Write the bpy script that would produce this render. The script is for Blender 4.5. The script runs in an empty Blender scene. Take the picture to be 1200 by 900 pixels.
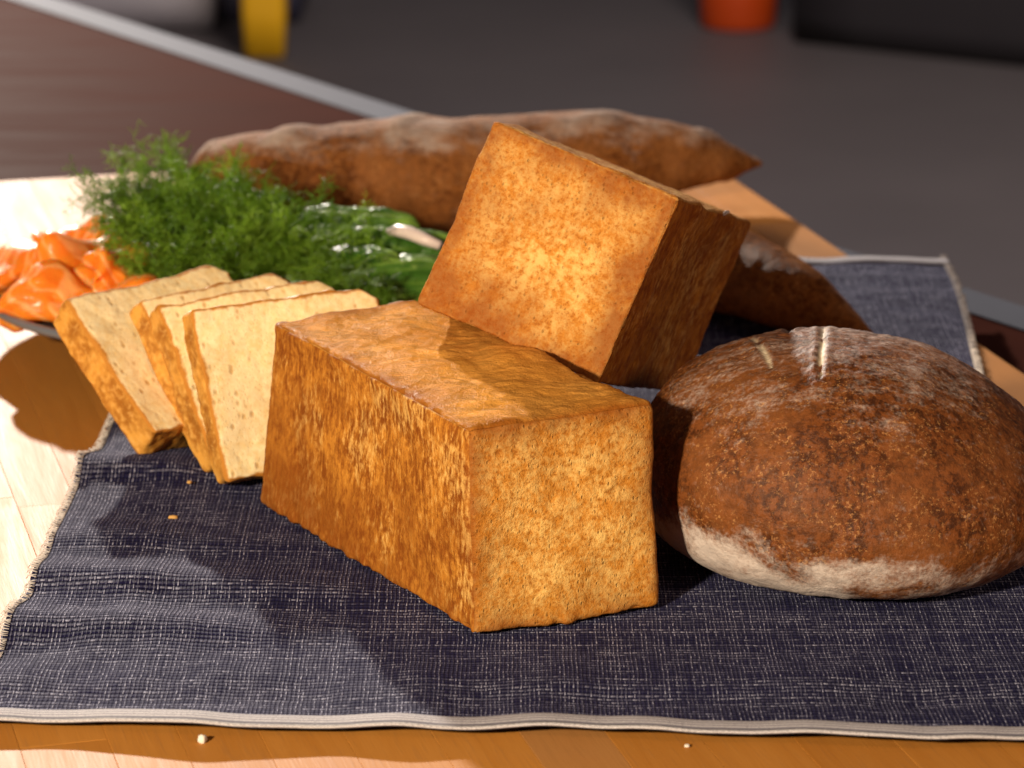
import bpy, math, random
import numpy as np
from mathutils import Vector, Matrix
rnd = random.Random(7)
sc = bpy.context.scene
col = sc.collection

# ------------------------------------------------------------------ camera
F, PITCH, DIST = 3800.0, 0.2915139, 2.0702566          # focal length in px of a 1200 px wide frame
RT = np.array([1., 0, 0]); UP = np.array([0, math.sin(PITCH), math.cos(PITCH)]); FW = np.array([0, math.cos(PITCH), -math.sin(PITCH)])
CAM = -FW * DIST
cam = bpy.data.cameras.new('camera'); camo = bpy.data.objects.new('camera', cam); col.objects.link(camo)
camo.location = CAM; camo.rotation_euler = (math.pi / 2 - PITCH, 0, 0)
cam.sensor_width = 36; cam.lens = F / 1200 * 36; cam.clip_start = .05; cam.clip_end = 60
cam.dof.use_dof = True; cam.dof.focus_distance = 1.66; cam.dof.aperture_fstop = 11.5; cam.dof.aperture_blades = 0
sc.camera = camo

# ------------------------------------------------------------------ world, lamps, exposure
w = bpy.data.worlds.new('World'); sc.world = w; w.use_nodes = True
bg = w.node_tree.nodes['Background']; bg.inputs[0].default_value = (.72, .66, .74, 1); bg.inputs[1].default_value = .085
def lamp(name, kind, pos, target, power, color, size, spot=None):
    l = bpy.data.lights.new(name, kind); l.energy = power; l.color = color
    if kind == 'AREA': l.shape = 'DISK'; l.size = size
    else: l.shadow_soft_size = size
    if kind == 'SPOT': l.spot_size = spot; l.spot_blend = .35
    o = bpy.data.objects.new(name, l); col.objects.link(o); o.location = pos
    o.rotation_euler = (Vector(target) - Vector(pos)).to_track_quat('-Z', 'Y').to_euler(); return o
KE, KA = math.radians(20.5), math.radians(16)
KD = 6.0
kpos = (-math.sin(KA) * math.cos(KE) * KD, -.15 + math.cos(KA) * math.cos(KE) * KD, math.sin(KE) * KD + .03)
lamp('key_lamp', 'SPOT', kpos, (0, -.1, 0), 2400, (1, .90, .78), .085, math.radians(26))
FE, FA = math.radians(21), math.radians(-29)
FD = 2.3
fpos = (math.sin(FA) * math.cos(FE) * FD, -.3 - math.cos(FA) * math.cos(FE) * FD, math.sin(FE) * FD + .05)
lamp('warm_front_lamp', 'AREA', fpos, (0, -.25, .05), 80, (1, .83, .60), .14)
lamp('dim_right_lamp', 'AREA', (1.75, -1.75, 1.15), (.1, -.25, .08), 11, (1, .70, .48), .35)
lamp('background_fill', 'AREA', (.6, 2.2, 2.4), (.1, 5.6, -.6), 112, (1, .90, .88), 1.2)  # unseen lamp, added to brighten the floor and the things far behind
vs = sc.view_settings; vs.view_transform = 'Standard'; vs.look = 'None'; vs.exposure = 0; vs.gamma = 1
sc.cycles.use_denoising = True
sc.cycles.use_adaptive_sampling = True; sc.cycles.adaptive_threshold = .02
sc.cycles.max_bounces = 6; sc.cycles.diffuse_bounces = 3; sc.cycles.glossy_bounces = 3; sc.cycles.transmission_bounces = 2
sc.cycles.sample_clamp_indirect = 6
sc.cycles.caustics_reflective = False; sc.cycles.caustics_refractive = False

# ------------------------------------------------------------------ geometry helpers
def un(px, py, z=0.):                                   # point of the plane z seen at a pixel of the 1200x900 photograph
    d = RT * (px - 600) / F - UP * (py - 450) / F + FW
    return CAM + d * ((z - CAM[2]) / d[2])
def at(px, py, Y):                                      # the same at depth Y
    d = RT * (px - 600) / F - UP * (py - 450) / F + FW
    return CAM + d * ((Y - CAM[1]) / d[1])
def perlin(P, seed=0):
    P = np.asarray(P, float); i = np.floor(P).astype(np.int64); f = P - i; u = f * f * f * (f * (f * 6 - 15) + 10)
    def g(o):
        q = i + o
        h = (q[:, 0] * 374761393 + q[:, 1] * 668265263 + q[:, 2] * 2147483647 + seed * 1274126177) & 0xffffffff
        h = ((h ^ (h >> 13)) * 1274126177) & 0xffffffff; h = h ^ (h >> 16)
        a = (h & 1023) / 1023 * 2 * np.pi; z = ((h >> 10) & 1023) / 511.5 - 1; r = np.sqrt(np.maximum(0, 1 - z * z))
        d = f - np.array(o)
        return d[:, 0] * r * np.cos(a) + d[:, 1] * r * np.sin(a) + d[:, 2] * z
    n = {}
    for a in (0, 1):
        for b in (0, 1):
            x0, x1 = g((0, a, b)), g((1, a, b)); n[a, b] = x0 + u[:, 0] * (x1 - x0)
    y0 = n[0, 0] + u[:, 1] * (n[1, 0] - n[0, 0]); y1 = n[0, 1] + u[:, 1] * (n[1, 1] - n[0, 1])
    return (y0 + u[:, 2] * (y1 - y0)) * 1.5
def fbm(P, oct=3, seed=0):
    s = 0; a = 1
    for k in range(oct): s = s + a * perlin(P * 2 ** k, seed + k); a *= .5
    return s
def sstep(a, b, x): t = np.clip((x - a) / (b - a), 0, 1); return t * t * (3 - 2 * t)
def mesh(name, V, Fc, mat, parent=None, smooth=True, attrs=None, uv=None):
    me = bpy.data.meshes.new(name); V = np.asarray(V, np.float32)
    if len({len(f) for f in Fc}) == 1:
        Fa = np.asarray(Fc, np.int32); nf, k = Fa.shape; me.vertices.add(len(V)); me.vertices.foreach_set('co', V.ravel())
        me.loops.add(nf * k); me.loops.foreach_set('vertex_index', Fa.ravel()); me.polygons.add(nf)
        me.polygons.foreach_set('loop_start', np.arange(0, nf * k, k, dtype=np.int32)); me.update(calc_edges=True)
    else: me.from_pydata(V.tolist(), [], [tuple(map(int, f)) for f in Fc])
    me.polygons.foreach_set('use_smooth', [smooth] * len(me.polygons))
    for k, a in (attrs or {}).items():
        at_ = me.attributes.new(k, 'FLOAT', 'POINT'); at_.data.foreach_set('value', np.asarray(a, np.float32))
    if uv is not None:
        l = me.uv_layers.new(name='UVMap'); li = np.empty(len(me.loops), np.int32); me.loops.foreach_get('vertex_index', li)
        l.data.foreach_set('uv', np.asarray(uv, np.float32)[li].ravel())
    if mat: me.materials.append(mat)
    o = bpy.data.objects.new(name, me); col.objects.link(o); o.parent = parent
    return o
def tag(o, label=None, cat=None, group=None, kind=None):
    for k, v in (('label', label), ('category', cat), ('group', group), ('kind', kind)):
        if v: o[k] = v
    return o
def empty(name, loc, label=None, cat=None, group=None):
    o = bpy.data.objects.new(name, None); o.empty_display_size = .02; o.location = [float(c) for c in loc]; col.objects.link(o)
    return tag(o, label, cat, group)
def box_grid(n):                                        # surface lattice of a box, coordinates in -1..1
    idx = {}; V = []; Fc = []
    def vid(p):
        if p not in idx: idx[p] = len(V); V.append(p)
        return idx[p]
    for ax in range(3):
        a, b = [(1, 2), (2, 0), (0, 1)][ax]
        for s in (0, n[ax]):
            for i in range(n[a]):
                for j in range(n[b]):
                    q = []
                    for di, dj in ((0, 0), (1, 0), (1, 1), (0, 1)):
                        p = [0, 0, 0]; p[ax] = s; p[a] = i + di; p[b] = j + dj; q.append(vid(tuple(p)))
                    Fc.append(q if s else q[::-1])
    return np.array(V, float) / np.array(n) * 2 - 1, Fc
def rounded(U, half, r):                                # -> points of a rounded box of half sizes, and normals
    half = np.array(half); P = U * half; inn = np.clip(P, -(half - r), half - r); d = P - inn
    L = np.linalg.norm(d, axis=1, keepdims=True); L[L == 0] = 1; N = d / L
    return inn + N * r, N
def boxm(name, lo, hi, mat, parent=None, ch=0.):        # chamfered box
    lo = np.array(lo, float); hi = np.array(hi, float)
    if ch <= 0:
        V = [(x, y, z) for z in (lo[2], hi[2]) for x, y in ((lo[0], lo[1]), (hi[0], lo[1]), (hi[0], hi[1]), (lo[0], hi[1]))]
        Fc = [(3, 2, 1, 0), (4, 5, 6, 7), (0, 1, 5, 4), (1, 2, 6, 5), (2, 3, 7, 6), (3, 0, 4, 7)]
    else:
        V = []
        for z, e in ((lo[2], 0), (hi[2] - ch, 0), (hi[2], ch)):
            V += [(lo[0] + e, lo[1] + e, z), (hi[0] - e, lo[1] + e, z), (hi[0] - e, hi[1] - e, z), (lo[0] + e, hi[1] - e, z)]
        Fc = [(3, 2, 1, 0), (8, 9, 10, 11)] + [(k * 4 + a, k * 4 + (a + 1) % 4, k * 4 + 4 + (a + 1) % 4, k * 4 + 4 + a) for k in (0, 1) for a in range(4)]
    return mesh(name, V, Fc, mat, parent, smooth=False)
def lathe(name, prof, mat, parent=None, n=96, c=(0, 0, 0)):
    V = []; Fc = []; m = len(prof)
    for i in range(n):
        a = 2 * math.pi * i / n
        for r, z in prof: V.append((c[0] + r * math.cos(a), c[1] + r * math.sin(a), c[2] + z))
    for i in range(n):
        for j in range(m - 1):
            Fc.append((i * m + j, ((i + 1) % n) * m + j, ((i + 1) % n) * m + j + 1, i * m + j + 1))
    return mesh(name, V, Fc, mat, parent)
def tube_vf(pts, rad, n=8):                             # tapered tube along points
    pts = np.array(pts, float); V = []; Fc = []; m = len(pts)
    T = np.gradient(pts, axis=0); T /= np.linalg.norm(T, axis=1, keepdims=True)
    ref = np.array([.13, .2, .97])
    for k in range(m):
        a = np.cross(T[k], ref); a /= np.linalg.norm(a); b = np.cross(T[k], a)
        for i in range(n):
            t = 2 * math.pi * i / n; V.append(pts[k] + rad[k] * (a * math.cos(t) + b * math.sin(t)))
    for k in range(m - 1):
        for i in range(n): Fc.append((k * n + i, k * n + (i + 1) % n, (k + 1) * n + (i + 1) % n, (k + 1) * n + i))
    Fc += [tuple(range(n))[::-1], tuple(range((m - 1) * n, m * n))]
    return V, Fc

# ------------------------------------------------------------------ material helpers
class NT:
    def __init__(s, name):
        s.m = bpy.data.materials.new(name); s.m.use_nodes = True; s.t = s.m.node_tree; s.b = s.t.nodes['Principled BSDF']
    def n(s, typ, **kw):
        x = s.t.nodes.new(typ)
        for k, v in kw.items(): setattr(x, k, v)
        return x
    def put(s, sock, v):
        if hasattr(v, 'is_linked') or isinstance(v, bpy.types.NodeSocket): s.t.links.new(v, sock)
        else: sock.default_value = v
    def math(s, op, a, b=0., c=0., clamp=False):
        x = s.n('ShaderNodeMath', operation=op, use_clamp=clamp)
        for i, v in enumerate((a, b, c)): s.put(x.inputs[i], v)
        return x.outputs[0]
    def mix(s, f, a, b, mode='MIX'):
        x = s.n('ShaderNodeMix', data_type='RGBA', blend_type=mode); x.clamp_factor = True
        s.put(x.inputs[0], f)
        for i, v in ((6, a), (7, b)): s.put(x.inputs[i], (*v, 1) if isinstance(v, tuple) and len(v) == 3 else v)
        return x.outputs[2]
    def ramp(s, f, a, b): return s.map(f, a, b)
    def map(s, f, a, b, c=0., d=1., smooth=True):
        x = s.n('ShaderNodeMapRange', interpolation_type='SMOOTHSTEP' if smooth else 'LINEAR')
        for i, v in enumerate((f, a, b, c, d)): s.put(x.inputs[i], v)
        return x.outputs[0]
    def coord(s, scale=(1, 1, 1), kind='Object', rot=(0, 0, 0)):
        c = s.n('ShaderNodeTexCoord').outputs[kind]; mp = s.n('ShaderNodeMapping'); s.t.links.new(c, mp.inputs[0])
        mp.inputs['Scale'].default_value = scale; mp.inputs['Rotation'].default_value = rot; return mp.outputs[0]
    def noise(s, v, scale, detail=4, rough=.55, dist=0.):
        x = s.n('ShaderNodeTexNoise'); s.put(x.inputs['Vector'], v); x.inputs['Scale'].default_value = scale
        x.inputs['Detail'].default_value = detail; x.inputs['Roughness'].default_value = rough; x.inputs['Distortion'].default_value = dist
        return x.outputs[0]
    def vor(s, v, scale, rand=1., feature='F1'):
        x = s.n('ShaderNodeTexVoronoi', feature=feature); s.put(x.inputs['Vector'], v); x.inputs['Scale'].default_value = scale
        x.inputs['Randomness'].default_value = rand; return x.outputs['Distance']
    def attr(s, name): return s.n('ShaderNodeAttribute', attribute_name=name).outputs['Fac']
    def bump(s, h, dist, strength=1., prev=None):
        x = s.n('ShaderNodeBump'); x.inputs['Strength'].default_value = strength; x.inputs['Distance'].default_value = dist
        s.put(x.inputs['Height'], h)
        if prev is not None: s.t.links.new(prev, x.inputs['Normal'])
        return x.outputs[0]
    def done(s, color=None, rough=.6, spec=.5, normal=None, **kw):
        s.put(s.b.inputs['Specular IOR Level'], spec)
        if color is not None: s.put(s.b.inputs['Base Color'], (*color, 1) if isinstance(color, tuple) else color)
        s.put(s.b.inputs['Roughness'], rough)
        if normal is not None: s.t.links.new(normal, s.b.inputs['Normal'])
        for k, v in kw.items(): s.put(s.b.inputs[k.replace('_', ' ')], v)
        return s.m
def plain(name, c, rough=.6, spec=.4, var=.15, scale=60, **kw):
    t = NT(name); v = t.coord(); n = t.noise(v, scale)
    a = tuple(x * (1 - var) for x in c); b = tuple(min(1, x * (1 + var)) for x in c)
    return t.done(t.mix(n, a, b), rough, spec, t.bump(n, .0004, .4), **kw)

def mat_wood():
    t = NT('maple_stave'); v = t.coord((1, 1, 1), 'Object'); r = t.n('ShaderNodeObjectInfo').outputs['Random']
    off = t.n('ShaderNodeVectorMath', operation='ADD'); t.put(off.inputs[0], v)
    cx = t.n('ShaderNodeCombineXYZ'); t.put(cx.inputs[0], t.math('MULTIPLY', r, 17.)); t.put(cx.inputs[1], t.math('MULTIPLY', r, 31.)); t.t.links.new(cx.outputs[0], off.inputs[1])
    mp = t.n('ShaderNodeMapping'); t.t.links.new(off.outputs[0], mp.inputs[0]); mp.inputs['Scale'].default_value = (26, 2.2, 26)
    g = t.noise(mp.outputs[0], 3.2, 5, .6, .8)
    mp2 = t.n('ShaderNodeMapping'); t.t.links.new(off.outputs[0], mp2.inputs[0]); mp2.inputs['Scale'].default_value = (260, 14, 260)
    g2 = t.noise(mp2.outputs[0], 3., 2, .5)
    c = t.mix(g, (.42, .155, .022), (.54, .235, .05))
    tone = t.mix(t.map(r, 0., 1., smooth=False), (.90, .86, .82), (1.03, 1.03, 1.04)); c = t.mix(1., c, tone, 'MULTIPLY')
    dk = t.attr('dark'); c = t.mix(t.math('MULTIPLY', dk, .5), c, (.35, .17, .07))
    c = t.mix(t.math('MULTIPLY', t.map(g2, .52, .75), .35), c, (.34, .15, .045))
    return t.done(c, t.map(g, .2, .8, .48, .58), .085, t.bump(g2, .0002, .5))
def mat_crust(name, gold, light, dark, top=(.66, .34, .10)):
    """pan loaf crust: attr side 0 = long side streaks, 1 = end pores, 2 = wrinkled top; attr brown = browning of the edges"""
    t = NT(name); side = t.attr('side'); br = t.attr('brown')
    v = t.coord(); vst = t.coord((1, 1, .42)); vt = t.coord((.5, 1, 1), rot=(0, 0, .5))
    isend = t.math('MULTIPLY', t.map(side, .3, .7), t.map(side, 1.7, 1.3)); istop = t.map(side, 1.3, 1.7)
    st = t.noise(vst, 330, 4, .65, .2); big = t.noise(v, 20, 3, .6); mid = t.noise(v, 300, 4, .75); pat = t.noise(v, 70, 4, .7); fine = t.noise(v, 800, 2, .7)
    cs = t.mix(t.map(t.math('ADD', t.math('ADD', t.math('MULTIPLY', st, .45), t.math('MULTIPLY', mid, .2)), t.math('MULTIPLY', pat, .45)), .44, .66), dark, gold)
    cs = t.mix(t.math('MULTIPLY', t.map(t.math('ADD', t.math('ADD', t.math('MULTIPLY', st, .5), t.math('MULTIPLY', mid, .2)), t.math('MULTIPLY', big, .45)), .58, .74), .75), cs, light)
    po = t.vor(t.coord((1, 1, .6), rot=(.2, .4, .3)), 340)
    pit = t.math('MULTIPLY', t.map(po, .27, .08), t.map(mid, .44, .58))
    ce = t.mix(t.map(t.math('ADD', t.math('MULTIPLY', mid, .55), t.math('MULTIPLY', pat, .5)), .42, .66), gold, light)
    ce = t.mix(t.math('MULTIPLY', t.map(t.math('ADD', t.math('MULTIPLY', mid, .6), t.math('MULTIPLY', fine, .4)), .48, .36), .55), ce, dark)
    ce = t.mix(t.math('MULTIPLY', pit, .32), ce, tuple(x * .6 for x in dark))
    wr = t.noise(vt, 120, 4, .65, .6)
    ct = t.mix(t.map(wr, .35, .68), tuple(x * .66 for x in top), tuple(min(1, x * 1.12) for x in top))
    ct = t.mix(t.math('MULTIPLY', t.map(big, .45, .62), .5), ct, gold)
    c = t.mix(t.map(side, .3, .7), cs, ce); c = t.mix(istop, c, ct)
    bm = t.math('MULTIPLY', br, t.map(t.math('ADD', t.math('MULTIPLY', pat, .6), t.math('MULTIPLY', big, .5)), .22, .68), clamp=True)
    c = t.mix(t.math('MULTIPLY', bm, .85), c, dark)
    h = t.math('ADD', t.math('MULTIPLY', mid, .7), t.math('MULTIPLY', fine, .5))
    h = t.math('SUBTRACT', h, t.math('MULTIPLY', t.math('MULTIPLY', pit, .6), isend)); h = t.math('ADD', h, t.math('MULTIPLY', wr, t.math('MULTIPLY', istop, .9)))
    h = t.math('ADD', h, t.math('MULTIPLY', st, t.map(side, .7, .3, 0., .5)))
    return t.done(c, t.map(istop, 0., 1., .66, .22), t.map(istop, 0., 1., .08, .0035), t.bump(h, .0013, .85))
def mat_crumb():
    t = NT('bread_crumb'); v = t.coord()
    n = t.noise(v, 230, 5, .7); b = t.noise(v, 22, 3); p1 = t.vor(t.coord((1, .6, .7)), 185); p2 = t.vor(v, 520)
    pit = t.math('MULTIPLY', t.map(p1, .36, .10), t.map(t.noise(v, 70, 2), .42, .56))
    pit2 = t.math('MULTIPLY', t.map(p2, .34, .1), .6)
    c = t.mix(t.map(n, .3, .7), (.88, .63, .28), (.97, .82, .50)); c = t.mix(t.math('MULTIPLY', t.map(b, .4, .65), .4), c, (.92, .76, .50))
    c = t.mix(t.math('MULTIPLY', pit, .7), c, (.50, .27, .08)); c = t.mix(t.math('MULTIPLY', pit2, .35), c, (.6, .36, .14))
    ew = t.math('ADD', t.math('MULTIPLY', t.attr('edge'), 300.), t.math('MULTIPLY', t.math('SUBTRACT', t.noise(v, 110, 3), .5), 2.2)); c = t.mix(t.map(ew, .95, .25), c, (.50, .20, .03))
    h = t.math('SUBTRACT', t.math('MULTIPLY', n, .8), t.math('ADD', pit, pit2))
    return t.done(c, .85, .2, t.bump(h, .0005, .6))
def mat_slicecrust():
    t = NT('slice_crust'); v = t.coord(); n = t.noise(v, 60, 4, .65); m = t.noise(v, 240, 3, .6)
    c = t.mix(t.map(n, .34, .62), (.36, .13, .014), (.72, .34, .058)); c = t.mix(t.math('MULTIPLY', t.map(m, .5, .7), .5), c, (.76, .42, .12))
    return t.done(c, .6, .35, t.bump(t.math('ADD', n, t.math('MULTIPLY', m, .6)), .0010, .8))
def mat_rustic(name, base, mid, dark, flour=(.60, .50, .44), fs=1., spec=.2):
    t = NT(name); v = t.coord(); fl = t.attr('flour'); cut = t.attr('cut')
    a = t.noise(v, 200, 5, .75); b = t.noise(v, 24, 4, .6, .4); f = t.noise(v, 430, 3, .6); sp = t.noise(v, 520, 4, .7)
    s = t.noise(t.coord((.35, 1, 1), rot=(0, 0, .6)), 150, 4, .65)
    c = t.mix(t.map(a, .40, .60), dark, base); c = t.mix(t.math('MULTIPLY', t.map(b, .42, .66), .6), c, mid)
    spk = t.math('MULTIPLY', t.map(sp, .53, .66), t.map(t.noise(v, 60, 3), .40, .58)); c = t.mix(t.math('MULTIPLY', spk, .6), c, (.52, .25, .085))
    fm = t.math('ADD', fl, t.math('MULTIPLY', t.math('SUBTRACT', t.math('ADD', t.math('MULTIPLY', s, .55), t.math('MULTIPLY', f, .45)), .5), 1.9))
    c = t.mix(t.math('MULTIPLY', t.map(fm, .2, 1.15), fs), c, flour)
    c = t.mix(cut, c, (.70, .58, .40))
    h = t.math('ADD', t.math('ADD', t.math('MULTIPLY', a, .6), t.math('MULTIPLY', f, .4)), t.math('MULTIPLY', s, .5))
    return t.done(c, t.map(fm, .1, .8, .52, .85), spec, t.bump(h, .0013, .9))
def mat_cloth():
    t = NT('navy_weave'); uvn = t.n('ShaderNodeUVMap').outputs[0]; sx = t.n('ShaderNodeSeparateXYZ'); t.t.links.new(uvn, sx.inputs[0])
    low = t.noise(uvn, 14, 3); wob = t.noise(uvn, 60, 2)
    U = t.math('ADD', t.math('MULTIPLY', sx.outputs[0], 1 / .0021), t.math('MULTIPLY', wob, .8)); Vv = t.math('ADD', t.math('MULTIPLY', sx.outputs[1], 1 / .0037), t.math('MULTIPLY', wob, .9))
    def rand(k, seed):
        x = t.n('ShaderNodeTexWhiteNoise', noise_dimensions='2D'); cb = t.n('ShaderNodeCombineXYZ'); t.put(cb.inputs[0], k); cb.inputs[1].default_value = seed
        t.t.links.new(cb.outputs[0], x.inputs['Vector']); return x.outputs['Value']
    fu, fv = t.math('FLOOR', U), t.math('FLOOR', Vv); du = t.math('ABSOLUTE', t.math('SUBTRACT', t.math('FRACT', U), .5)); dv = t.math('ABSOLUTE', t.math('SUBTRACT', t.math('FRACT', Vv), .5))
    cell = t.n('ShaderNodeTexWhiteNoise', noise_dimensions='2D'); cb = t.n('ShaderNodeCombineXYZ'); t.put(cb.inputs[0], fu); t.put(cb.inputs[1], fv); t.t.links.new(cb.outputs[0], cell.inputs['Vector'])
    cr = cell.outputs['Value']
    # streaky presence of the pale yarn along each thread, over and under by turns
    def along(a, b, sa, sb):
        c2 = t.n('ShaderNodeCombineXYZ'); t.put(c2.inputs[0], t.math('MULTIPLY', a, sa)); t.put(c2.inputs[1], t.math('MULTIPLY', b, sb)); return t.noise(c2.outputs[0], 1., 2)
    over = t.math('GREATER_THAN', t.math('FRACT', t.math('MULTIPLY', t.math('ADD', fu, fv), .5)), .25)
    pu = t.math('ADD', t.math('MULTIPLY', rand(fu, 1.7), .30), t.math('MULTIPLY', along(fu, Vv, 7.3, .22), .9))
    pv = t.math('ADD', t.math('MULTIPLY', rand(fv, 5.1), .22), t.math('MULTIPLY', along(fv, U, 5.7, .10), .9))
    lu = t.math('MULTIPLY', t.map(du, .20, .08), t.map(pu, .40, .76)); lv = t.math('MULTIPLY', t.map(dv, .28, .12), t.map(pv, .45, .80))
    lu = t.math('MULTIPLY', lu, t.math('MULTIPLY', t.map(cr, .0, .8, .25, 1.), t.map(over, 0., 1., .35, 1.))); lv = t.math('MULTIPLY', lv, t.math('MULTIPLY', t.map(cr, 1., .2, .2, .9), t.map(over, 1., 0., .25, 1.)))
    white = t.math('MAXIMUM', lu, lv)
    slub = t.math('MULTIPLY', t.map(t.noise(uvn, 300, 3), .5, .75), .4)
    c = t.mix(t.math('ADD', t.math('MULTIPLY', low, .5), t.math('MULTIPLY', slub, .6)), (.005, .0045, .022), (.024, .022, .076))
    c = t.mix(t.map(dv, .30, .48, 0., .65), c, (.002, .002, .006)); white = t.math('MULTIPLY', white, t.map(dv, .46, .30, .25, 1.))
    c = t.mix(t.math('MULTIPLY', white, .95), c, (.40, .40, .52))
    hgt = t.math('ADD', t.math('ADD', t.map(du, .5, .0), t.map(dv, .5, 0.)), t.math('MULTIPLY', t.noise(uvn, 900, 2), .5))
    return t.done(c, .75, .032, t.bump(hgt, .0006, .6), Sheen_Weight=.05, Sheen_Roughness=.4, Sheen_Tint=(.5, .5, 1, 1))
def mat_hem():
    t = NT('striped_hem'); uvn = t.n('ShaderNodeUVMap').outputs[0]; sx = t.n('ShaderNodeSeparateXYZ'); t.t.links.new(uvn, sx.inputs[0])
    v = sx.outputs[1]; n = t.noise(uvn, 40, 2)
    mp = t.n('ShaderNodeMapping'); t.t.links.new(uvn, mp.inputs[0]); mp.inputs['Scale'].default_value = (1, .05, 1)
    th = t.noise(mp.outputs[0], 700, 2)
    def band(a, b): return t.math('MULTIPLY', t.map(v, a - .02, a + .02), t.map(v, b + .02, b - .02))
    wob = t.math('ADD', v, t.math('MULTIPLY', t.math('SUBTRACT', n, .5), .08))
    m = t.math('MULTIPLY', t.map(wob, .22, .26), t.map(wob, .44, .40)); lines = t.map(t.math('ABSOLUTE', t.math('SUBTRACT', t.math('FRACT', t.math('MULTIPLY', v, 11.)), .5)), .15, .4)
    c = t.mix(t.map(wob, .46, .52), (.16, .15, .18), t.mix(lines, (.30, .28, .32), (.60, .56, .57)))
    c = t.mix(t.math('MULTIPLY', m, t.map(th, .7, .3, .55, 1.)), c, (.62, .58, .58)); c = t.mix(t.math('MULTIPLY', t.map(th, .45, .7), .45), c, (.10, .09, .11))
    return t.done(c, .8, .25, t.bump(t.math('ADD', m, t.math('MULTIPLY', th, .6)), .0007, .7))
def mat_salmon():
    t = NT('salmon_flesh'); v = t.coord(); wv = t.n('ShaderNodeTexWave', wave_type='BANDS'); t.put(wv.inputs['Vector'], t.coord((1, 1, 1), rot=(.4, .5, .9)))
    wv.inputs['Scale'].default_value = 38; wv.inputs['Distortion'].default_value = 4; n = t.noise(v, 45, 3)
    c = t.mix(n, (.78, .15, .010), (.92, .30, .03)); c = t.mix(t.math('MULTIPLY', t.map(wv.outputs[1], .75, .98), .5), c, (.95, .48, .20))
    return t.done(c, .4, .12, t.bump(t.noise(v, 90, 3), .003, .6), Subsurface_Weight=.75, Subsurface_Radius=(.02, .006, .002), Subsurface_Scale=1., Coat_Weight=.08, Coat_Roughness=.15)
def mat_pickle():
    t = NT('cucumber_skin'); v = t.coord((.08, 1, 1)); n = t.noise(v, 110, 3); s = t.noise(t.coord(), 120, 3)
    c = t.mix(t.map(n, .42, .62), (.04, .11, .012), (.19, .32, .05)); c = t.mix(t.math('MULTIPLY', t.map(s, .58, .7), .5), c, (.28, .40, .10))
    return t.done(c, .33, .2, t.bump(s, .003, .9))
def mat_dill():
    t = NT('dill_leaf'); r = t.n('ShaderNodeObjectInfo').outputs['Random']; n = t.noise(t.coord(), 60, 3)
    c = t.mix(t.map(t.math('ADD', t.math('MULTIPLY', r, .5), t.math('MULTIPLY', n, .6)), .3, .85), (.12, .25, .016), (.34, .54, .05))
    m = t.done(c, .5, .3); tr = t.n('ShaderNodeBsdfTranslucent'); t.put(tr.inputs[0], c); mx = t.n('ShaderNodeMixShader'); mx.inputs[0].default_value = .45
    t.t.links.new(t.b.outputs[0], mx.inputs[1]); t.t.links.new(tr.outputs[0], mx.inputs[2]); t.t.links.new(mx.outputs[0], t.t.nodes['Material Output'].inputs[0])
    return m

M = {}
M['wood'] = mat_wood()
M['crust'] = mat_crust('golden_crust', (.61, .24, .031), (.84, .51, .155), (.24, .064, .008), (.78, .35, .066))
M['crust2'] = mat_crust('browned_crust', (.60, .23, .030), (.83, .51, .16), (.26, .062, .008), (.48, .16, .034))
M['crumb'] = mat_crumb(); M['slicecrust'] = mat_slicecrust()
M['round'] = mat_rustic('floured_crust', (.18, .052, .011), (.23, .076, .019), (.055, .015, .0035))
M['bag'] = mat_rustic('baguette_crust', (.235, .080, .019), (.30, .115, .036), (.10, .029, .007), fs=.7, spec=.03)
M['cloth'] = mat_cloth(); M['hem'] = mat_hem()
M['fringe'] = plain('cotton_fringe', (.62, .56, .52), .9, .1)
M['salmon'] = mat_salmon(); M['pickle'] = mat_pickle(); M['dill'] = mat_dill()
M['stem'] = plain('dill_stem', (.16, .30, .06), .5)
M['plate'] = plain('dark_plate_glaze', (.05, .036, .032), .4, .25, .3, 20)
M['rim'] = plain('grey_plate_rim', (.20, .21, .24), .35, .4, .2, 20, Metallic=.3)

# ------------------------------------------------------------------ floor and things far behind
M['floor'] = plain('studio_floor', (.098, .084, .082), .55, .3, .25, 1.3)
fl = mesh('floor', [(-9, -4, -.8), (9, -4, -.8), (9, 16, -.8), (-9, 16, -.8)], [(0, 1, 2, 3)], M['floor'], smooth=False); tag(fl, 'plain grey studio floor far behind the table', None, None, 'structure')
def block(name, lo, hi, c, label, cat, rough=.5, rz=0., r=.015, loc=(0, 0, 0)):
    U, Fc = box_grid((6, 6, 8)); half = (np.array(hi) - np.array(lo)) / 2; P, N = rounded(np.sign(U) * np.abs(U) ** .6, half, r)
    o = mesh(name, P + (np.array(hi) + np.array(lo)) / 2, Fc, plain(name + '_paint', c, rough, .4, .12, 4)); o.location = loc; o.rotation_euler[2] = rz
    return tag(o, label, cat)
block('yellow_post', (-.049, -.049, 0), (.049, .049, 1.3), (.80, .42, .008), 'blurred yellow post standing on the floor behind the table', 'post', loc=(-.557, 5.25, -.8))
block('grey_cabinet', (-.34, -.2, 0), (.34, .2, .9), (.46, .42, .43), 'blurred pale grey cabinet left of the yellow post', 'cabinet', loc=(-1.04, 5.75, -.8))
block('navy_cabinet', (-.1, -.2, 0), (.1, .2, .9), (.045, .042, .065), 'blurred dark navy cabinet between grey cabinet and yellow post', 'cabinet', loc=(-.60, 5.85, -.8))
block('dark_case', (0, 0, 0), (1.6, .7, .8), (.022, .019, .022), 'blurred black equipment case on the floor at upper right', 'case', rz=-.55, loc=(.64, 5.40, -.8))
bk = empty('orange_bucket', (.535, 5.62, -.8), 'blurred orange red bucket on the floor beside the black case', 'bucket')
mo = plain('orange_plastic', (.50, .055, .006), .4, .4, .1, 5)
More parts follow.
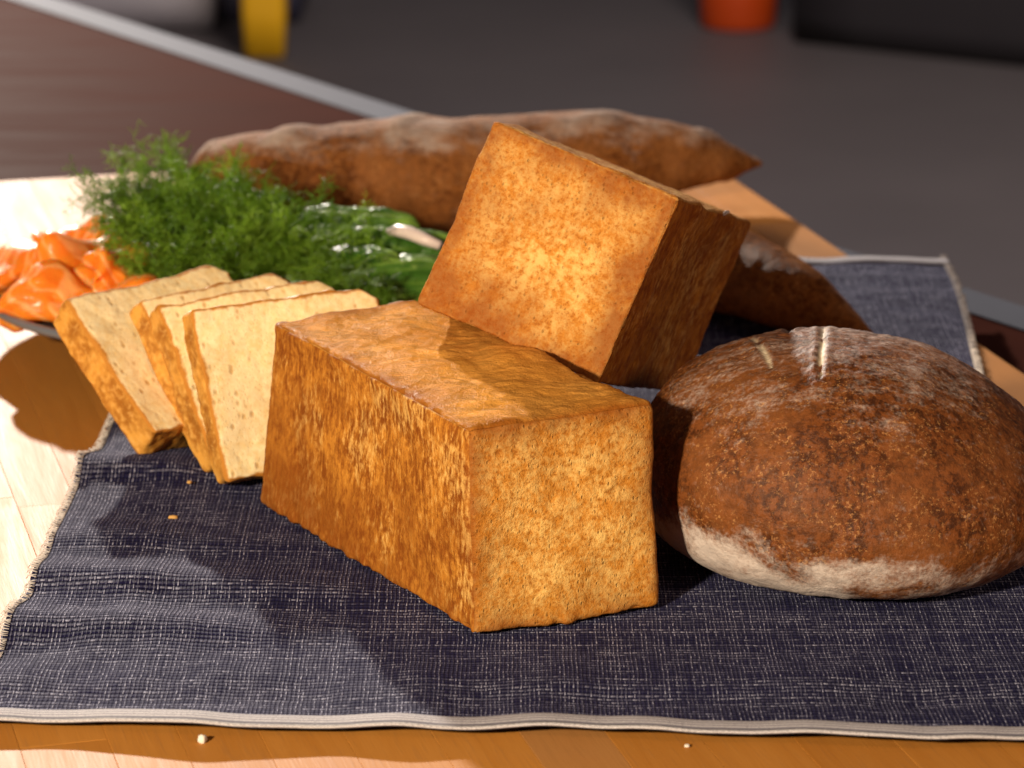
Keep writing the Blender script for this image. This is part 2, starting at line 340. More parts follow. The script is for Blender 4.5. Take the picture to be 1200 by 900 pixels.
lathe('shell', [(0, .0), (.085, 0), (.09, .01), (.105, .34), (.1, .34), (.084, .02), (0, .02)], mo, bk, 48); lathe('rim', [(.105, .33), (.113, .332), (.113, .352), (.1, .352), (.1, .342), (.105, .33)], mo, bk, 48)

# ------------------------------------------------------------------ dark table with metal edge
TZ = -.03
e0, e1 = un(37, 0, TZ), un(1164, 364, TZ)               # middle of the metal strip
ed = (e1 - e0) / np.linalg.norm(e1 - e0); en = np.array([-ed[1], ed[0], 0]);
if en[1] < 0: en = -en
tb = empty('dark_table', (0, 0, -.8), 'dark brown wooden table with grey metal edge under the pale board', 'table')
def strip(name, a0, a1, n0, n1, z0, z1, mat):
    V = [e0 + ed * a + en * n + np.array([0, 0, z - TZ]) for z in (z0, z1) for a, n in ((a0, n0), (a1, n0), (a1, n1), (a0, n1))]
    V = [v + np.array([0, 0, .8]) for v in V]
    Fc = [(3, 2, 1, 0), (4, 5, 6, 7), (0, 1, 5, 4), (1, 2, 6, 5), (2, 3, 7, 6), (3, 0, 4, 7)]
    if np.dot(np.cross(V[1] - V[0], V[3] - V[0]), [0, 0, 1]) < 0: Fc = [f[::-1] for f in Fc]
    return mesh(name, V, Fc, mat, tb, smooth=False)
t = NT('dark_table_wood'); v = t.coord((1.5, 9, 9), rot=(0, 0, -math.atan2(ed[1], ed[0]))); g = t.noise(v, 3, 5, .6, .5)
M['darkwood'] = t.done(t.mix(g, (.036, .011, .008), (.062, .019, .013)), t.map(g, .3, .7, .5, .6), .002, t.bump(g, .0004, .3))
M['metal'] = plain('brushed_edge_metal', (.10, .105, .13), .6, .02, .1, 8)
strip('table_top', -1.5, 3.2, -2.1, -.021, TZ - .035, TZ, M['darkwood'])
strip('metal_edge', -1.5, 3.2, -.0205, .0225, TZ - .037, TZ + .0015, M['metal'])
for a, n in ((-1.3, -.1), (3.0, -.1), (-1.3, -1.95), (3.0, -1.95)): strip('leg', a, a + .08, n - .08, n, -.8, TZ - .036, M['darkwood'])

# ------------------------------------------------------------------ pale butcher block board of glued staves
BA = math.radians(15.2); bu = np.array([math.cos(BA), math.sin(BA)]); bv = np.array([-math.sin(BA), math.cos(BA)])
aR = float(np.dot(bu, (.33, .019))) + .001; bB = float(np.dot(bv, (-.375, .579)))
bd = empty('wooden_board', (0, 0, TZ), 'pale butcher block board of glued staves under bread and cloth', 'board'); bd.rotation_euler[2] = BA
edges = [aR - .040, aR - .083, .195, .150, .108, .066, .020, -.024, -.066, -.107, -.146, -.186, -.226, -.264, -.301, -.334, -.375, -.415, -.452, -.494, -.535, -.58]
bounds = [aR] + edges
BF = -1.02
r2 = random.Random(3)
for i in range(len(bounds) - 1):
    y = bB; first = True
    while y > BF + .01:
        L = r2.uniform(.35, .7) * (r2.uniform(.3, 1) if first else 1); y2 = max(BF, y - L); first = False
        if y2 - BF < .08: y2 = BF
        o = boxm('stave', (bounds[i + 1] + .00004, y2 + .00004, .0015), (bounds[i] - .00004, y - .00004, -TZ - r2.uniform(0, .00015)), M['wood'], bd, .00018)
        dk = 1. if r2.random() < .08 else 0.
        a_ = o.data.attributes.new('dark', 'FLOAT', 'POINT'); a_.data.foreach_set('value', [dk] * len(o.data.vertices)); y = y2

# ------------------------------------------------------------------ navy table runner
rn = empty('table_runner', (0, 0, 0), 'navy blue woven table runner with striped hem and frayed white edges', 'runner')
NX, NY = 330, 460
XL = lambda y: -.252 + .006 * sstep(-.19, -.165, y) - .004 * sstep(-.40, -.43, y) + .012 * sstep(-.1, .3, y)
XR = lambda y: .297 + .018 * sstep(-.1, .28, y)
def ridge(y, c, wf, wb): return np.where(y < c, np.exp(-((y - c) / wf) ** 2), np.exp(-((y - c) / wb) ** 2))
def cloth_z(x, y):
    P = np.stack([x, y, 0 * x], 1)
    fade = sstep(-.055, -.2, x); fade2 = sstep(.02, -.2, x)
    wx = .012 * perlin(P * [9, 1, 1], 11)
    z = .0032 + .0085 * ridge(y, -.195 + wx, .016, .03) * sstep(-.14, -.215, x) + .008 * ridge(y, -.383 + wx * 1.5 - .05 * (x + .25), .018, .03) * fade2 + .0065 * ridge(y, -.447 + wx - .03 * (x + .25), .018, .026) * fade
    z += .004 * ridge(y, -.315 + wx, .018, .03) * fade
    z += .0026 * sstep(-.535, -.572, y) * (1 + .5 * perlin(P * [7, 0, 0], 3)) + .0025 * ridge(y, -.52, .02, .03) * (.6 + perlin(P * [6, 4, 0], 5))
    clear = sstep(.0, .05, np.maximum(np.maximum(-.13 - x, -.46 - y), np.maximum(x - .3, y - .1)))
    z += clear * .0022 * (fbm(P * 16, 2, 21) + .4)
    return z
gx, gy = np.meshgrid(np.linspace(0, 1, NX), np.linspace(0, 1, NY)); gx, gy = gx.ravel(), gy.ravel()
YB = lambda x: .318 - .065 * (x + .0)
YF = lambda x: -.568 - .022 * (x + .24) / .48 + .0025 * np.sin(x * 21 + 1) + .0012 * np.sin(x * 57)
yy0 = -.57 + gy * .88; X = XL(yy0) + gx * (XR(yy0) - XL(yy0)); Y = YF(X) + gy * (YB(X) - YF(X))
X = X + (.0012 * perlin(np.stack([Y * 60, gx * 3, 0 * Y], 1), 8)) * np.exp(-np.minimum(gx, 1 - gx) * 40)
Z = cloth_z(X, Y)
V = np.stack([X, Y, Z], 1); Fc = [(j * NX + i, j * NX + i + 1, (j + 1) * NX + i + 1, (j + 1) * NX + i) for j in range(NY - 1) for i in range(NX - 1)]
co = mesh('cloth', V, Fc, M['cloth'], rn, uv=np.stack([X, Y], 1))
so = co.modifiers.new('thickness', 'SOLIDIFY'); so.thickness = .0016; so.offset = -1
def hem(name, ys, zoff, flip):
    xs = np.linspace(-.262 if flip < 0 else -.245, .302 if flip < 0 else .316, 220); K = 24; V = []; UVs = []
    y = ys(xs); z = cloth_z(xs, y)
    for i, x in enumerate(xs):
        for k in range(K):
            a = 2 * math.pi * k / K; hw, hh = .0072, .0013
            cy = math.cos(a); cz = math.sin(a); sgn = abs(cz) ** .7 * (1 if cz > 0 else -1)
            V.append((x, y[i] + flip * -.003 + flip * hw * cy, z[i] + hh * sgn + .0006)); UVs.append((x, ((math.degrees(a) + 60) % 360) / 240 if ((math.degrees(a) + 60) % 360) <= 241 else 0.))
    F2 = [(i * K + k, i * K + (k + 1) % K, (i + 1) * K + (k + 1) % K, (i + 1) * K + k) for i in range(len(xs) - 1) for k in range(K)]
    if flip < 0: F2 = [f[::-1] for f in F2]
    return mesh(name, V, F2, M['hem'], rn, uv=UVs)
hem('hem', YF, 0, -1).data.name = 'hem'
hem('hem', YB, 0, 1)
for sgn in (-1, 1):                                     # frayed edges
    V = []; Fc = []
    for y in np.arange(-.572, .31, .0017):
        x = float(XL(np.array(y)) if sgn < 0 else XR(np.array(y))); y_ = y + rnd.uniform(-.0008, .0008); z = float(cloth_z(np.array([x]), np.array([y_]))[0])
        L = rnd.uniform(.001, .003); b = rnd.uniform(-.002, .002); zz = z + rnd.uniform(-.0015, .002)
        p = [(x - sgn * .003, y_, z + .0006), (x + sgn * L * .5, y_ + b * .6, zz + .0008), (x + sgn * L, y_ + b, max(.0012, zz - .0012))]
        tv, tf = tube_vf(p, [.0003, .0004, .0002], 4); o_ = len(V); V += tv; Fc += [tuple(q + o_ for q in f) for f in tf]
    tag(mesh('fringe', V, Fc, M['fringe'], rn), None, None, None, 'stuff')

# ------------------------------------------------------------------ pan loaves
def loaf_mesh(name, half, n, r, mat, parent, warp, topamp, seed, ragged=.0022, bow=.0):
    U, Fc = box_grid(n); P, N = rounded(U, half, r); h = np.array(half)
    q = np.abs(U); ax = np.argmax(q + np.array([0, 1e-4, 2e-4]), 1); upf = (U[:, 2] > .999)
    d = fbm(P * 13, 2, seed + 70) * .0022 + fbm(P * 45, 2, seed) * .0008 + fbm(P * 190, 2, seed + 9) * .00028
    ends = (ax == 1); sides = (ax == 0)
    pit = np.clip(perlin(P * 330, seed + 4) - .25, 0, 1); d -= np.where(ends, pit * .0012, pit * .0004)
    # wrinkled, blistered top
    ed_top = sstep(.0, .9, U[:, 2])
    w1 = np.abs(perlin(P * [40, 75, 60], seed + 20)); w2 = np.abs(perlin(P * [90, 170, 80], seed + 23))
    d += np.where(upf, topamp * (.75 * (.35 - w1) + .3 * (.3 - w2)), 0)
    d += np.where(upf, topamp * 1.6 * perlin(P * [22, 26, 0], seed + 31), 0)
    # the top skin overhangs the sides in scallops
    lip = np.exp(-((h[2] - P[:, 2]) / .006) ** 2) * (~upf); d += lip * topamp * 1.6 * (perlin(P * [60, 60, 0], seed + 41) + .1)
    low = np.exp(-((P[:, 2] + h[2]) / .0045) ** 2); d += low * ragged * (perlin(P * [120, 120, 30], seed + 51) * 1.2 + .35) * (U[:, 2] > -.999)
    d += bow * (1 - U[:, 0] ** 2) * (1 - U[:, 1] ** 2) * upf
    # soft shrinkage of the side walls
    d -= np.where(sides, .0022 * (1 - U[:, 1] ** 2) * (1 - U[:, 2] ** 2), 0)
    P2 = P + N * d[:, None]
    ds = np.sort((1 - q) * h, axis=1)[:, 1]                 # distance to the nearest edge of the face
    nz = fbm(P * 30, 3, seed + 60)
    brown = np.clip(1.3 * np.exp(-ds / .009) + .30 * nz, 0, 1.3)
    side = np.where(upf, 2., np.where(ends, 1., 0.))
    return U, P2, Fc, dict(side=side, brown=brown), nz
# front loaf, its eight corners read off the photograph's perspective
H0 = .0045
B = {(-1, -1): un(555, 748, H0), (1, -1): un(775, 713, H0), (-1, 1): un(306, 588, H0)}; B[(1, 1)] = B[(1, -1)] + B[(-1, 1)] - B[(-1, -1)]
T = {(-1, -1): un(548, 502, .112), (1, -1): un(768, 472, .112), (-1, 1): un(320, 376, .1095), (1, 1): un(488, 349, .1085)}
lf = empty('pan_loaf', B[(-1, -1)] * .5 + B[(1, 1)] * .5, 'whole golden pan loaf lying in front with shiny wrinkled top', 'bread')
U, P, Fc, at_, nz = loaf_mesh('crust', (.055, .126, .054), (88, 190, 86), .0048, None, None, None, .0017, 5, .0026, .003)
uu, vv, ww = (P / np.array([.055, .126, .054])).T
def bil(D, u, v): return sum((D[(a, b)][None, :] * ((1 + a * u) * (1 + b * v) / 4)[:, None]) for a in (-1, 1) for b in (-1, 1))
Pw = bil(B, uu, vv) * ((1 - ww) / 2)[:, None] + bil(T, uu, vv) * ((1 + ww) / 2)[:, None] - np.array(lf.location)
Pw[:, 2] = np.maximum(Pw[:, 2], .0001)
# browner low and far end, paler upper near part of the long side
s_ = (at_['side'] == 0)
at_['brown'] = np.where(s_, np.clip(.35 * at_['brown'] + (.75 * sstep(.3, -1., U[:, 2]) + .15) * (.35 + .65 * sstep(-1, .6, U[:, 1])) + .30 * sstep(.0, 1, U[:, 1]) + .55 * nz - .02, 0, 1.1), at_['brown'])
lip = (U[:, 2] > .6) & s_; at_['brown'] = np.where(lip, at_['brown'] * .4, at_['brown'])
mesh('crust', Pw, Fc, M['crust'], lf, attrs=at_)
# loaf leaning on it
Rm = np.array([[.882, .262, .392], [-.35, .92, .174], [-.315, -.291, .903]]); uq, _, vq = np.linalg.svd(Rm); Rm = uq @ vq
tl = np.array([.01835, -.28957, .16118]); LD = .205
l2 = empty('pan_loaf', tl, 'golden pan loaf tilted up, leaning on the front loaf', 'bread')
l2.rotation_euler = Matrix(Rm.tolist()).to_euler()
U, P, Fc, at_, nz = loaf_mesh('crust', (.056, LD / 2, .0545), (110, 130, 110), .0028, None, None, None, .0006, 77, .0008)
P[:, 1] += LD / 2
mid_ = np.exp(-((U[:, 0]) ** 2 + (U[:, 2] - .1) ** 2) * 1.5)
at_['brown'] = np.where(at_['side'] == 1, np.clip(at_['brown'] * 1.1 + .5 * (1 - mid_) + .5 * sstep(.3, -1, U[:, 2]) * sstep(.9, -.6, U[:, 0]) + .35 * nz, 0, 1.1), np.clip(.25 + .5 * nz + .2 * at_['brown'], 0, .9))
at_['side'] = np.where(at_['side'] == 2, 0.6, at_['side'])
mesh('crust', P, Fc, M['crust2'], l2, attrs=at_)
fv_, ff_ = tube_vf([(.056, .118, .0535), (.0572, .1195, .0560), (.0585, .1200, .0570)], [.0007, .0012, .0005], 6)
tag(mesh('crust_flake', fv_, ff_, M['fringe'], l2), 'tiny pale flake sticking up on the edge')

# ------------------------------------------------------------------ round floured loaf
rc = np.array([.1835, -.326, .0042])
rl = empty('round_loaf', rc, 'round brown rustic loaf dusted with flour, slashed on top', 'bread')
nt, nph = 260, 170
prof = np.array([(0, 0), (.035, .0), (.066, .0008), (.088, .006), (.099, .016), (.1045, .030), (.1050, .044), (.1015, .060), (.093, .077), (.077, .095), (.056, .1085), (.030, .1170), (0, .1195)])
tt = np.concatenate([[0], np.cumsum(np.linalg.norm(np.diff(prof, axis=0), axis=1))]); ts = np.linspace(0, tt[-1], nph)
def sm(y): 
    v = np.interp(np.linspace(0, tt[-1], nph * 4), tt, y); k = np.hanning(61); k /= k.sum(); vp = np.pad(v, 30, mode='reflect', reflect_type='odd'); return np.interp(ts, np.linspace(0, tt[-1], nph * 4), np.convolve(vp, k, 'valid'))
pr, pz = sm(prof[:, 0]), sm(prof[:, 1]); pr[0] = 0; pr[-1] = 0; pz -= pz[0]
th = np.linspace(0, 2 * np.pi, nt, endpoint=False); TH, RR = np.meshgrid(th, pr); _, ZZ = np.meshgrid(th, pz); TH, RR, ZZ = TH.ravel(), RR.ravel(), ZZ.ravel()
P = np.stack([RR * np.cos(TH) * 1.095, RR * np.sin(TH) * 1.06, ZZ], 1)
P[:, 0] += -.22 * np.maximum(P[:, 2] - .035, 0)
Nn = P - np.array([0, 0, .035]); Nn[:, 2] *= 1.4; Nn /= np.linalg.norm(Nn, axis=1, keepdims=True)
d = fbm(P * 14, 2, 31) * .0022 + fbm(P * 60, 3, 33) * .0007 + fbm(P * 240, 2, 35) * .00035
def seg(P2, a, b):
    a = np.array(a); b = np.array(b); ab = b - a; t_ = np.clip(((P2 - a) @ ab) / (ab @ ab), 0, 1); return np.linalg.norm(P2 - (a + t_[:, None] * ab), axis=1), t_
cut = np.zeros(len(P)); XY = P[:, :2]; topm = P[:, 2] > .05
for a, b, wd, dp in (((-.024, -.052), (-.014, .045), .0019, .0013), ((-.048, -.036), (-.056, .030), .0015, .0012), ((.016, .020), (.012, .06), .002, .003), ((-.036, .02), (-.03, .06), .002, .003)):
    ds_, t_ = seg(XY, a, b); tap = np.clip(np.minimum(t_ * 5 + .15, 1), 0, 1) * wd; m_ = np.exp(-(ds_ / np.maximum(tap, 1e-4)) ** 2) * topm
    d -= m_ * dp; d += np.exp(-((ds_ - wd * 1.9) / .003) ** 2) * .0005 * topm; cut = np.maximum(cut, np.exp(-((ds_ + .0) / np.maximum(tap * .75, 1e-4)) ** 2) * topm * (.55 + .45 * (t_ < .5)))
cut *= (fbm(P * 120, 2, 55) > -.55)
# flour: a pale ring low down on the near side, drifts over the crown
nzl = fbm(P * 22, 3, 44)
ring = sstep(.046, .026, P[:, 2] + .010 * nzl + .014 * np.sin(TH + .9) + .010)
crown = sstep(.07, .118, P[:, 2] + .022 * nzl) * .22
flour = np.maximum(ring * (.60 + .45 * fbm(P * 45, 4, 91) - .30 * np.cos(TH)), np.clip(crown + .12 * nzl, 0, 1)) + .12
Pm = P + Nn * d[:, None]; Pm[:, 2] = np.maximum(Pm[:, 2], 0)
Fc = [(j * nt + i, j * nt + (i + 1) % nt, (j + 1) * nt + (i + 1) % nt, (j + 1) * nt + i) for j in range(nph - 1) for i in range(nt)]
mesh('crust', Pm, Fc, M['round'], rl, attrs=dict(flour=flour, cut=np.clip(cut, 0, 1)))

# ------------------------------------------------------------------ baguettes
def baguette(pts, rads, label, seed, floor=.0, dust=1.):
    pts = np.array(pts); K = len(pts); u = np.linspace(0, 1, K); uu = np.linspace(0, 1, 150)
    def cr(y):
        out = np.interp(uu, u, y); k = np.hanning(31); k /= k.sum(); return np.convolve(np.pad(out, 15, mode='reflect', reflect_type='odd'), k, 'valid')
    C = np.stack([cr(pts[:, i]) for i in range(3)], 1); Rr = np.maximum(cr(np.array(rads)), .0006)
    V, Fc = tube_vf(C, Rr, 96); V = np.array(V); base = C.mean(0); base[2] = V[:, 2].min()
    ctr = np.repeat(C, 96, 0); N = V - ctr; N /= np.linalg.norm(N, axis=1, keepdims=True); rr = np.repeat(Rr, 96)
    d = (fbm(V * 16, 2, seed) * .0026 + fbm(V * 90, 2, seed + 3) * .0005) * np.clip(rr / .02, 0, 1)
    s = np.repeat(uu, 96) * .45; tw = np.sin((s * 75 + N[:, 0] * 1.2 - N[:, 1] * 1.6 + fbm(V * 9, 2, seed + 77) * 2.2)) * N[:, 2]
    d += np.clip(tw, 0, 1) ** 1.5 * (.0036 if dust > .5 else .0008) * np.clip(rr / .02, 0, 1)
    flat = np.where(N[:, 2] < -.55, (N[:, 2] + .55) * .012 * np.clip(rr / .03, 0, 1), 0)
    V2 = V + N * d[:, None]; V2[:, 2] -= flat; V2[:, 2] = np.maximum(V2[:, 2], floor)
    nzl = fbm(V * 18, 3, seed + 8)
    flour = np.clip(sstep(.35, .95, N[:, 2] + .35 * nzl) * .42 + .22 * sstep(.2, .7, nzl) + .10 + .30 * sstep(.35, .9, tw) + .5 * sstep(-.75, -.95, N[:, 2] + .1 * nzl), 0, 1)
    o = empty('baguette', base, label, 'bread'); mesh('crust', V2 - base, Fc, M['bag'], o, attrs=dict(flour=flour * dust - (0 if dust > .5 else .5), cut=0 * flour)); return o
b1 = [(219, 199, .405, .003), (238, 201, .405, .020), (290, 204, .405, .031), (370, 207, .408, .037), (450, 206, .415, .041), (520, 205, .425, .0435), (600, 200, .436, .043), (690, 190, .452, .038), (770, 184, .470, .030), (830, 186, .485, .020), (870, 188, .497, .009), (892, 189, .502, .002)]
baguette([at(a, b + 3, c) for a, b, c, d in b1], [d * 1.07 for *_, d in b1], 'long floured brown baguette lying behind the plate of dill', 101, .0006)
b2 = [(1034, 405, .020, .001), (1008, 391, .024, .007), (975, 372, .028, .0155), (935, 351, .032, .024), (880, 328, .034, .0305), (800, 305, .035, .032), (720, 285, .035, .031), (650, 268, .034, .026), (610, 259, .030, .014), (596, 256, .028, .003)]
baguette([un(a, b, c) for a, b, c, d in b2], [d for *_, d in b2], 'shorter brown baguette end between tilted loaf and round loaf', 151, .0042, .0)

# ------------------------------------------------------------------ bread slices
def slice_(px, py, yaw, lean, wd, ht, tk, label, seed):
    yaw, lean = math.radians(yaw), math.radians(lean); z0 = tk * math.sin(lean) + .0055
    o = empty('bread_slice', un(px, py, z0), label, 'bread slice', 'slices leaning in a row beside the front loaf')
    o.rotation_euler = (Matrix.Rotation(yaw, 3, 'Z') @ Matrix.Rotation(-lean, 3, 'X')).to_euler()
    half = (wd / 2, tk / 2, ht / 2); U, Fc = box_grid((84, 12, 78))
    P, N = rounded(U, half, .0028)
    # slightly narrower foot, domed shoulders, ragged rim
    d = fbm(P * 60, 3, seed) * .0007 + fbm(P * 260, 2, seed + 2) * .0002
    face = np.abs(U[:, 1]) > .999; rim = ~face
    d -= np.where(face, np.clip(perlin(P * [300, 300, 260], seed + 5) - .3, 0, 1) * .0009, 0)
    d += np.where(rim, fbm(P * 80, 2, seed + 7) * .0013, 0)
    P = P + N * d[:, None]
    out = perlin(np.stack([U[:, 0] * 2.2, U[:, 2] * 2.2, 0 * U[:, 0]], 1), seed + 12) * .0013
    P[:, 0] *= 1 + .02 * U[:, 2] + out / half[0] * np.abs(U[:, 2]); P[:, 2] += out * (U[:, 2] > .5)
    cshave = sstep(.80, 1., U[:, 0]) * sstep(.75, 1., U[:, 2]); P[:, 2] -= cshave * .007
    P[:, 1] += .0016 * (U[:, 0] ** 2) * np.sign(math.sin(seed)) + .002 * perlin(np.stack([U[:, 0] * 1.3, U[:, 2] * 1.3, 0 * U[:, 0]], 1), seed + 30)
    P += np.array([half[0], half[1], half[2]])
    Ff = np.array(Fc); ctr = U[Ff].mean(1); hard = (np.abs(ctr[:, 1]) < .9)
    edge = ((1 - np.abs(U[:, [0, 2]])) * np.array([half[0], half[2]])).min(1); cm = hard
    for nm, msk, mt in (('crust', cm, M['slicecrust']), ('crumb', ~cm, M['crumb'])):
        fs = Ff[msk]; ids, inv = np.unique(fs, return_inverse=True); mesh(nm, P[ids], inv.reshape(fs.shape), mt, o, attrs=dict(edge=edge[ids]))
    return o
slice_(178, 511, 45, 49, .120, .103, .025, 'thick leftmost bread slice, leaning low towards the plate', 301)
slice_(243, 526, 40, 40, .105, .101, .018, 'rearmost bread slice, second from the left, mostly hidden', 327)
slice_(251, 545, 35, 35, .117, .101, .018, 'middle bread slice, third from the left', 353)
slice_(262, 565, 27.5, 25.5, .116, .101, .018, 'bread slice nearest the front loaf with its whole pale crumb face showing', 383)

# ------------------------------------------------------------------ plate with salmon, dill and gherkins
pc = np.array([-.19, .125, .0045]); PR = .165
pl = empty('serving_plate', pc, 'dark round footed plate carrying salmon, dill and gherkins', 'plate')
lathe('plate_dish', [(0, .019), (.10, .0195), (.13, .022), (PR - .006, .0300), (PR - .006, .0275), (.13, .018), (.08, .014), (0, .014)], M['plate'], pl, 128)
lathe('rim', [(PR - .0062, .0312), (PR - .003, .0330), (PR, .0325), (PR + .0012, .0302), (PR, .0278), (PR - .004, .0268), (PR - .0062, .028), (PR - .0062, .0312)], M['rim'], pl, 128)
lathe('foot', [(.066, 0), (.070, 0), (.064, .014), (.060, .014), (.066, 0)], M['plate'], pl, 96)
def salmon(px, py, Y, rx, ry, rz, yaw, tilt, label, seed):
    n, m = 56, 40; V = []; Fc = []
    for i in range(n):
        for j in range(m):
            a = 2 * math.pi * j / m; t_ = i / (n - 1) * math.pi; V.append((-math.cos(t_), math.sin(t_) ** .8 * math.cos(a), math.sin(t_) ** .8 * math.sin(a)))
    Fc = [(i * m + j, i * m + (j + 1) % m, (i + 1) * m + (j + 1) % m, (i + 1) * m + j) for i in range(n - 1) for j in range(m)]
    V = np.array(V); ang = np.arctan2(V[:, 2], V[:, 1])
    k = 1 + .34 * fbm(V * 1.1 + seed, 2, seed) + .13 * np.sin(3 * ang + V[:, 0] * 3 + seed)
    V = V * k[:, None] * np.array([rx, ry, rz]); V[:, 2] += .35 * rz * np.sin(V[:, 0] / rx * 3 + seed)
    p = at(px, py, Y); o = mesh('salmon_piece', V, Fc, M['salmon']); o.location = p; o.rotation_euler = (0, math.radians(tilt), math.radians(yaw))
    return tag(o, label, 'salmon', 'folded salmon pieces on the plate')
salmon(28, 322, .115, .034, .030, .017, 20, 8, 'pale orange salmon fold at the far left of the plate', 1)
salmon(62, 350, .040, .033, .028, .018, -15, -5, 'salmon fold nearest the plate rim, in front of the others', 2)
salmon(92, 318, .075, .036, .026, .022, 32, -14, 'large glossy salmon fold in the middle of the heap', 3)
salmon(128, 330, .055, .022, .024, .023, 70, 0, 'upright round salmon fold beside the dill', 4)
salmon(95, 288, .150, .030, .026, .016, 10, -10, 'small salmon fold at the back of the heap', 5)
salmon(150, 350, .045, .034, .026, .014, -30, 0, 'flat deep orange salmon fold just behind the bread slices', 6)
# gherkins
def gherkin(px, py, Y, L, r, yaw, tilt, bend, label, seed):
    u = np.linspace(0, 1, 40); C = np.stack([(u - .5) * L, bend * (2 * u - 1) ** 2, 0 * u], 1); R_ = r * np.clip((1 - np.abs(2 * u - 1) ** 3.2), 0, 1) ** .55 + .0006
    V, Fc = tube_vf(C, R_, 36); V = np.array(V); ct = np.repeat(C, 36, 0); N = V - ct; N /= np.linalg.norm(N, axis=1, keepdims=True)
    ang = np.arctan2(N[:, 2], N[:, 1]); dd = .0013 * np.cos(ang * 9) + fbm(V * 90, 2, seed) * .0016
    o = mesh('gherkin', V + N * dd[:, None], Fc, M['pickle']); o.location = at(px, py, Y); o.rotation_euler = (math.radians(rnd.uniform(0, 90)), math.radians(tilt), math.radians(yaw))
    return tag(o, label, 'gherkin', 'green gherkins on the plate')
gherkin(420, 272, .185, .085, .0155, -6, 3, .006, 'uppermost green gherkin under the baguette', 61)
gherkin(470, 295, .145, .080, .0150, 3, 5, .005, 'green gherkin below the uppermost one, touching the tilted loaf', 62)
gherkin(472, 330, .090, .082, .0160, 12, 0, -.005, 'lowest green gherkin just behind the loaf top', 63)
gherkin(412, 318, .100, .075, .0150, -24, -4, .006, 'green gherkin under the dill stems with white glints', 64)
gherkin(395, 292, .140, .070, .0145, 18, 6, .004, 'green gherkin half covered by dill fronds', 65)
tv, tf = tube_vf([at(454, 272, .14), at(466, 270, .135), at(480, 273, .128), at(496, 280, .12), (at(516, 288, .115))], [.002, .0042, .0046, .0042, .003], 12)
sl = mesh('lit_rim_sliver', tv, tf, plain('lit_rim_tone', (.72, .58, .54), .35, .4, .1, 80)); tag(sl, 'pale pinkish curved sliver standing in for the lit plate rim below the baguette', 'plate rim')  # added pale strip; its colour stands in for light on the plate rim
# dill
def sprig_mesh(seed, L=.12):
    r = random.Random(seed); V = []; Fc = []
    def add(p, rad, n):
        tv, tf = tube_vf(p, rad, n); o_ = len(V); V.extend(tv); Fc.extend(tuple(q + o_ for q in f) for f in tf)
    def rv(s): return np.array([r.gauss(0, s), r.gauss(0, s), r.gauss(0, s)])
    K = 9; main = [np.array([0., 0, 0])]; dr = np.array([1., 0, 0])
    for k in range(K): dr = dr + rv(.10); dr /= np.linalg.norm(dr); main.append(main[-1] + dr * L / K)
    add(main, np.linspace(.0011, .0004, K + 1), 5)
    def feather(o, d, ln, depth):
        d = d / np.linalg.norm(d); q = [o]; dd = d
        for k in range(3): dd = dd + rv(.12); dd /= np.linalg.norm(dd); q.append(q[-1] + dd * ln / 3)
        add(q, [.00036, .00034, .0003, .0002], 3)
        if depth == 0: return
        for k in range(8 if depth == 2 else 5):
            f_ = r.uniform(.15, 1); i_ = min(2, int(f_ * 3)); pos = q[i_] + (q[i_ + 1] - q[i_]) * (f_ * 3 - i_)
            feather(pos, d * r.uniform(.5, 1.) + rv(.62), ln * r.uniform(.34, .58), depth - 1)
    for k in range(17):
        f_ = .2 + .8 * k / 16; i_ = min(K - 1, int(f_ * K)); pos = main[i_] + (main[i_ + 1] - main[i_]) * (f_ * K - i_)
        feather(pos, np.array([.9, 0, 0]) + rv(.75), L * r.uniform(.26, .40) * (1.15 - .45 * f_), 2)
    me = bpy.data.meshes.new('sprig'); me.from_pydata([tuple(map(float, v)) for v in V], [], Fc); me.materials.append(M['dill']); return me
dl = empty('dill_bunch', un(290, 330, .05), 'feathery bunch of fresh green dill heaped on the plate', 'dill')
sm_ = [sprig_mesh(900 + k, .105 + .012 * k) for k in range(6)]
base = np.array(dl.location)
def sprig(root, tip, k):
    o = bpy.data.objects.new('sprig', sm_[k % 6]); col.objects.link(o); o.parent = dl; d = Vector(tip - root); L = sm_[k % 6]
    o.location = root - base; q = d.to_track_quat('X', 'Z'); o.rotation_euler = (q.to_matrix() @ Matrix.Rotation(rnd.uniform(0, 6.28), 3, 'X')).to_euler()
    s = min(1.25, max(.55, d.length / .12)); o.scale = (s, s, s)
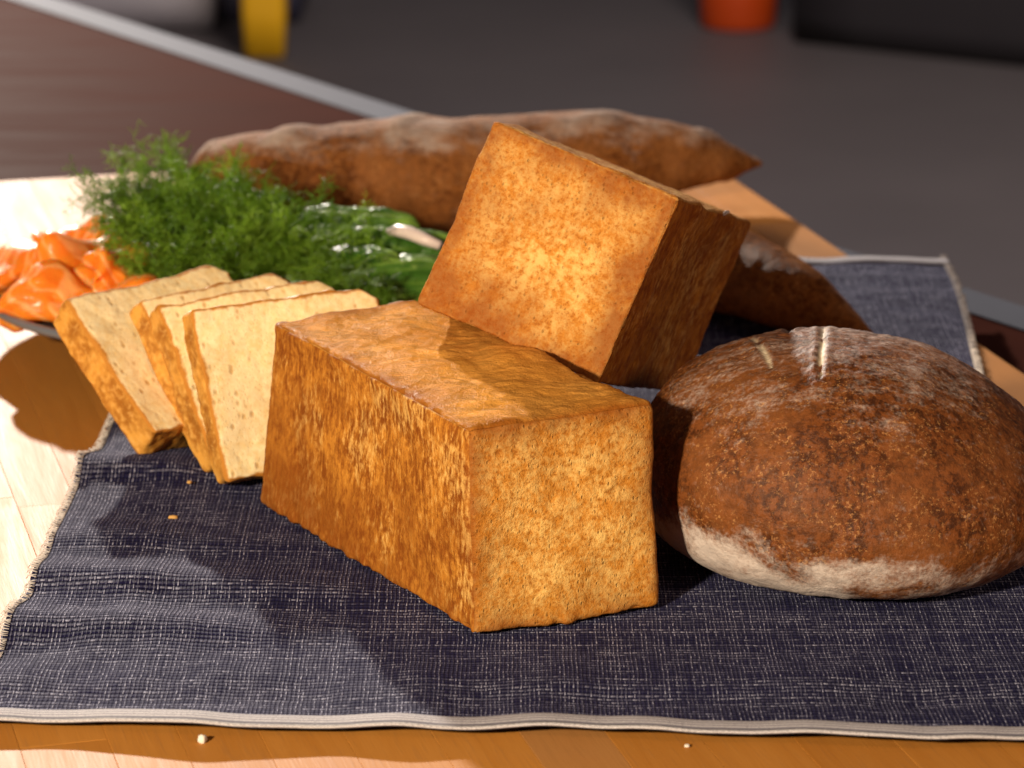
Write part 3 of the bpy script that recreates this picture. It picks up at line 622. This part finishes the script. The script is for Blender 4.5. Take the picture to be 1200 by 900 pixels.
tips = [(120, 240, .10), (135, 215, .13), (165, 200, .16), (200, 195, .18), (235, 205, .19), (150, 262, .07), (125, 285, .06), (165, 300, .045), (190, 325, .03), (230, 225, .14), (265, 238, .12), (300, 245, .17), (200, 240, .11), (180, 225, .13), (250, 270, .08), (220, 300, .05), (280, 290, .06), (330, 262, .13), (350, 275, .10), (210, 260, .08), (155, 232, .15), (185, 280, .06)]
k = 0
for (a, b, c) in tips:
    for rep in range(3):
        a2, b2_, c2 = a + 26 + rnd.uniform(-12, 12), b + 16 + rnd.uniform(-8, 10), c + rnd.uniform(-.012, .012)
        rx_ = a2 + rnd.uniform(60, 125); ry_ = b2_ * .55 + 325 * .45 + rnd.uniform(-6, 12)
        root = at(rx_, ry_, c2 * .6 + .055); sprig(root, at(a2, b2_, c2), k); k += 1
for q in range(5):                                      # sprigs over the gherkins and towards the loaf
    root = at(rnd.uniform(300, 350), rnd.uniform(285, 320), rnd.uniform(.05, .09)); sprig(root, at(rnd.uniform(375, 415), rnd.uniform(318, 345), rnd.uniform(.04, .08)), k); k += 1
for q in range(8):
    root = at(rnd.uniform(240, 280), rnd.uniform(300, 330), .05); sprig(root, at(rnd.uniform(300, 345), rnd.uniform(270, 310), rnd.uniform(.06, .10)), k); k += 1

# ------------------------------------------------------------------ crumbs
mc = plain('crumb_gold', (.62, .34, .10), .7); mw = plain('crumb_pale', (.75, .68, .58), .7)
def crumb(px, py, z, s, mt, label, seed):
    V, Fc = box_grid((4, 4, 4)); V = V / np.linalg.norm(V, axis=1, keepdims=True); V = V * (1 + .4 * perlin(V * 1.7, seed))[:, None] * np.array(s)
    o = mesh('bread_crumb', V, Fc, mt); o.location = un(px, py, z); return tag(o, label, 'crumb', 'loose crumbs')
def cz(px, py): p = un(px, py, .004); return float(cloth_z(p[:1], p[1:2])[0])
crumb(203, 606, cz(203, 606) + .001, (.0026, .0016, .0011), mc, 'flat golden crumb on the runner in front of the slices', 1)
crumb(222, 565, cz(222, 565) + .001, (.0014, .0012, .001), mc, 'tiny golden crumb on the runner close to the slices', 2)
crumb(237, 866, .0016, (.0022, .0022, .0024), mw, 'pale crumb on the bare board in front of the hem', 3)
crumb(93, 534, .0009, (.001, .001, .0009), mc, 'tiny brown crumb on the board left of the runner', 4)
crumb(805, 874, .0007, (.0012, .0012, .0008), mw, 'tiny pale crumb on the board at lower right', 5)
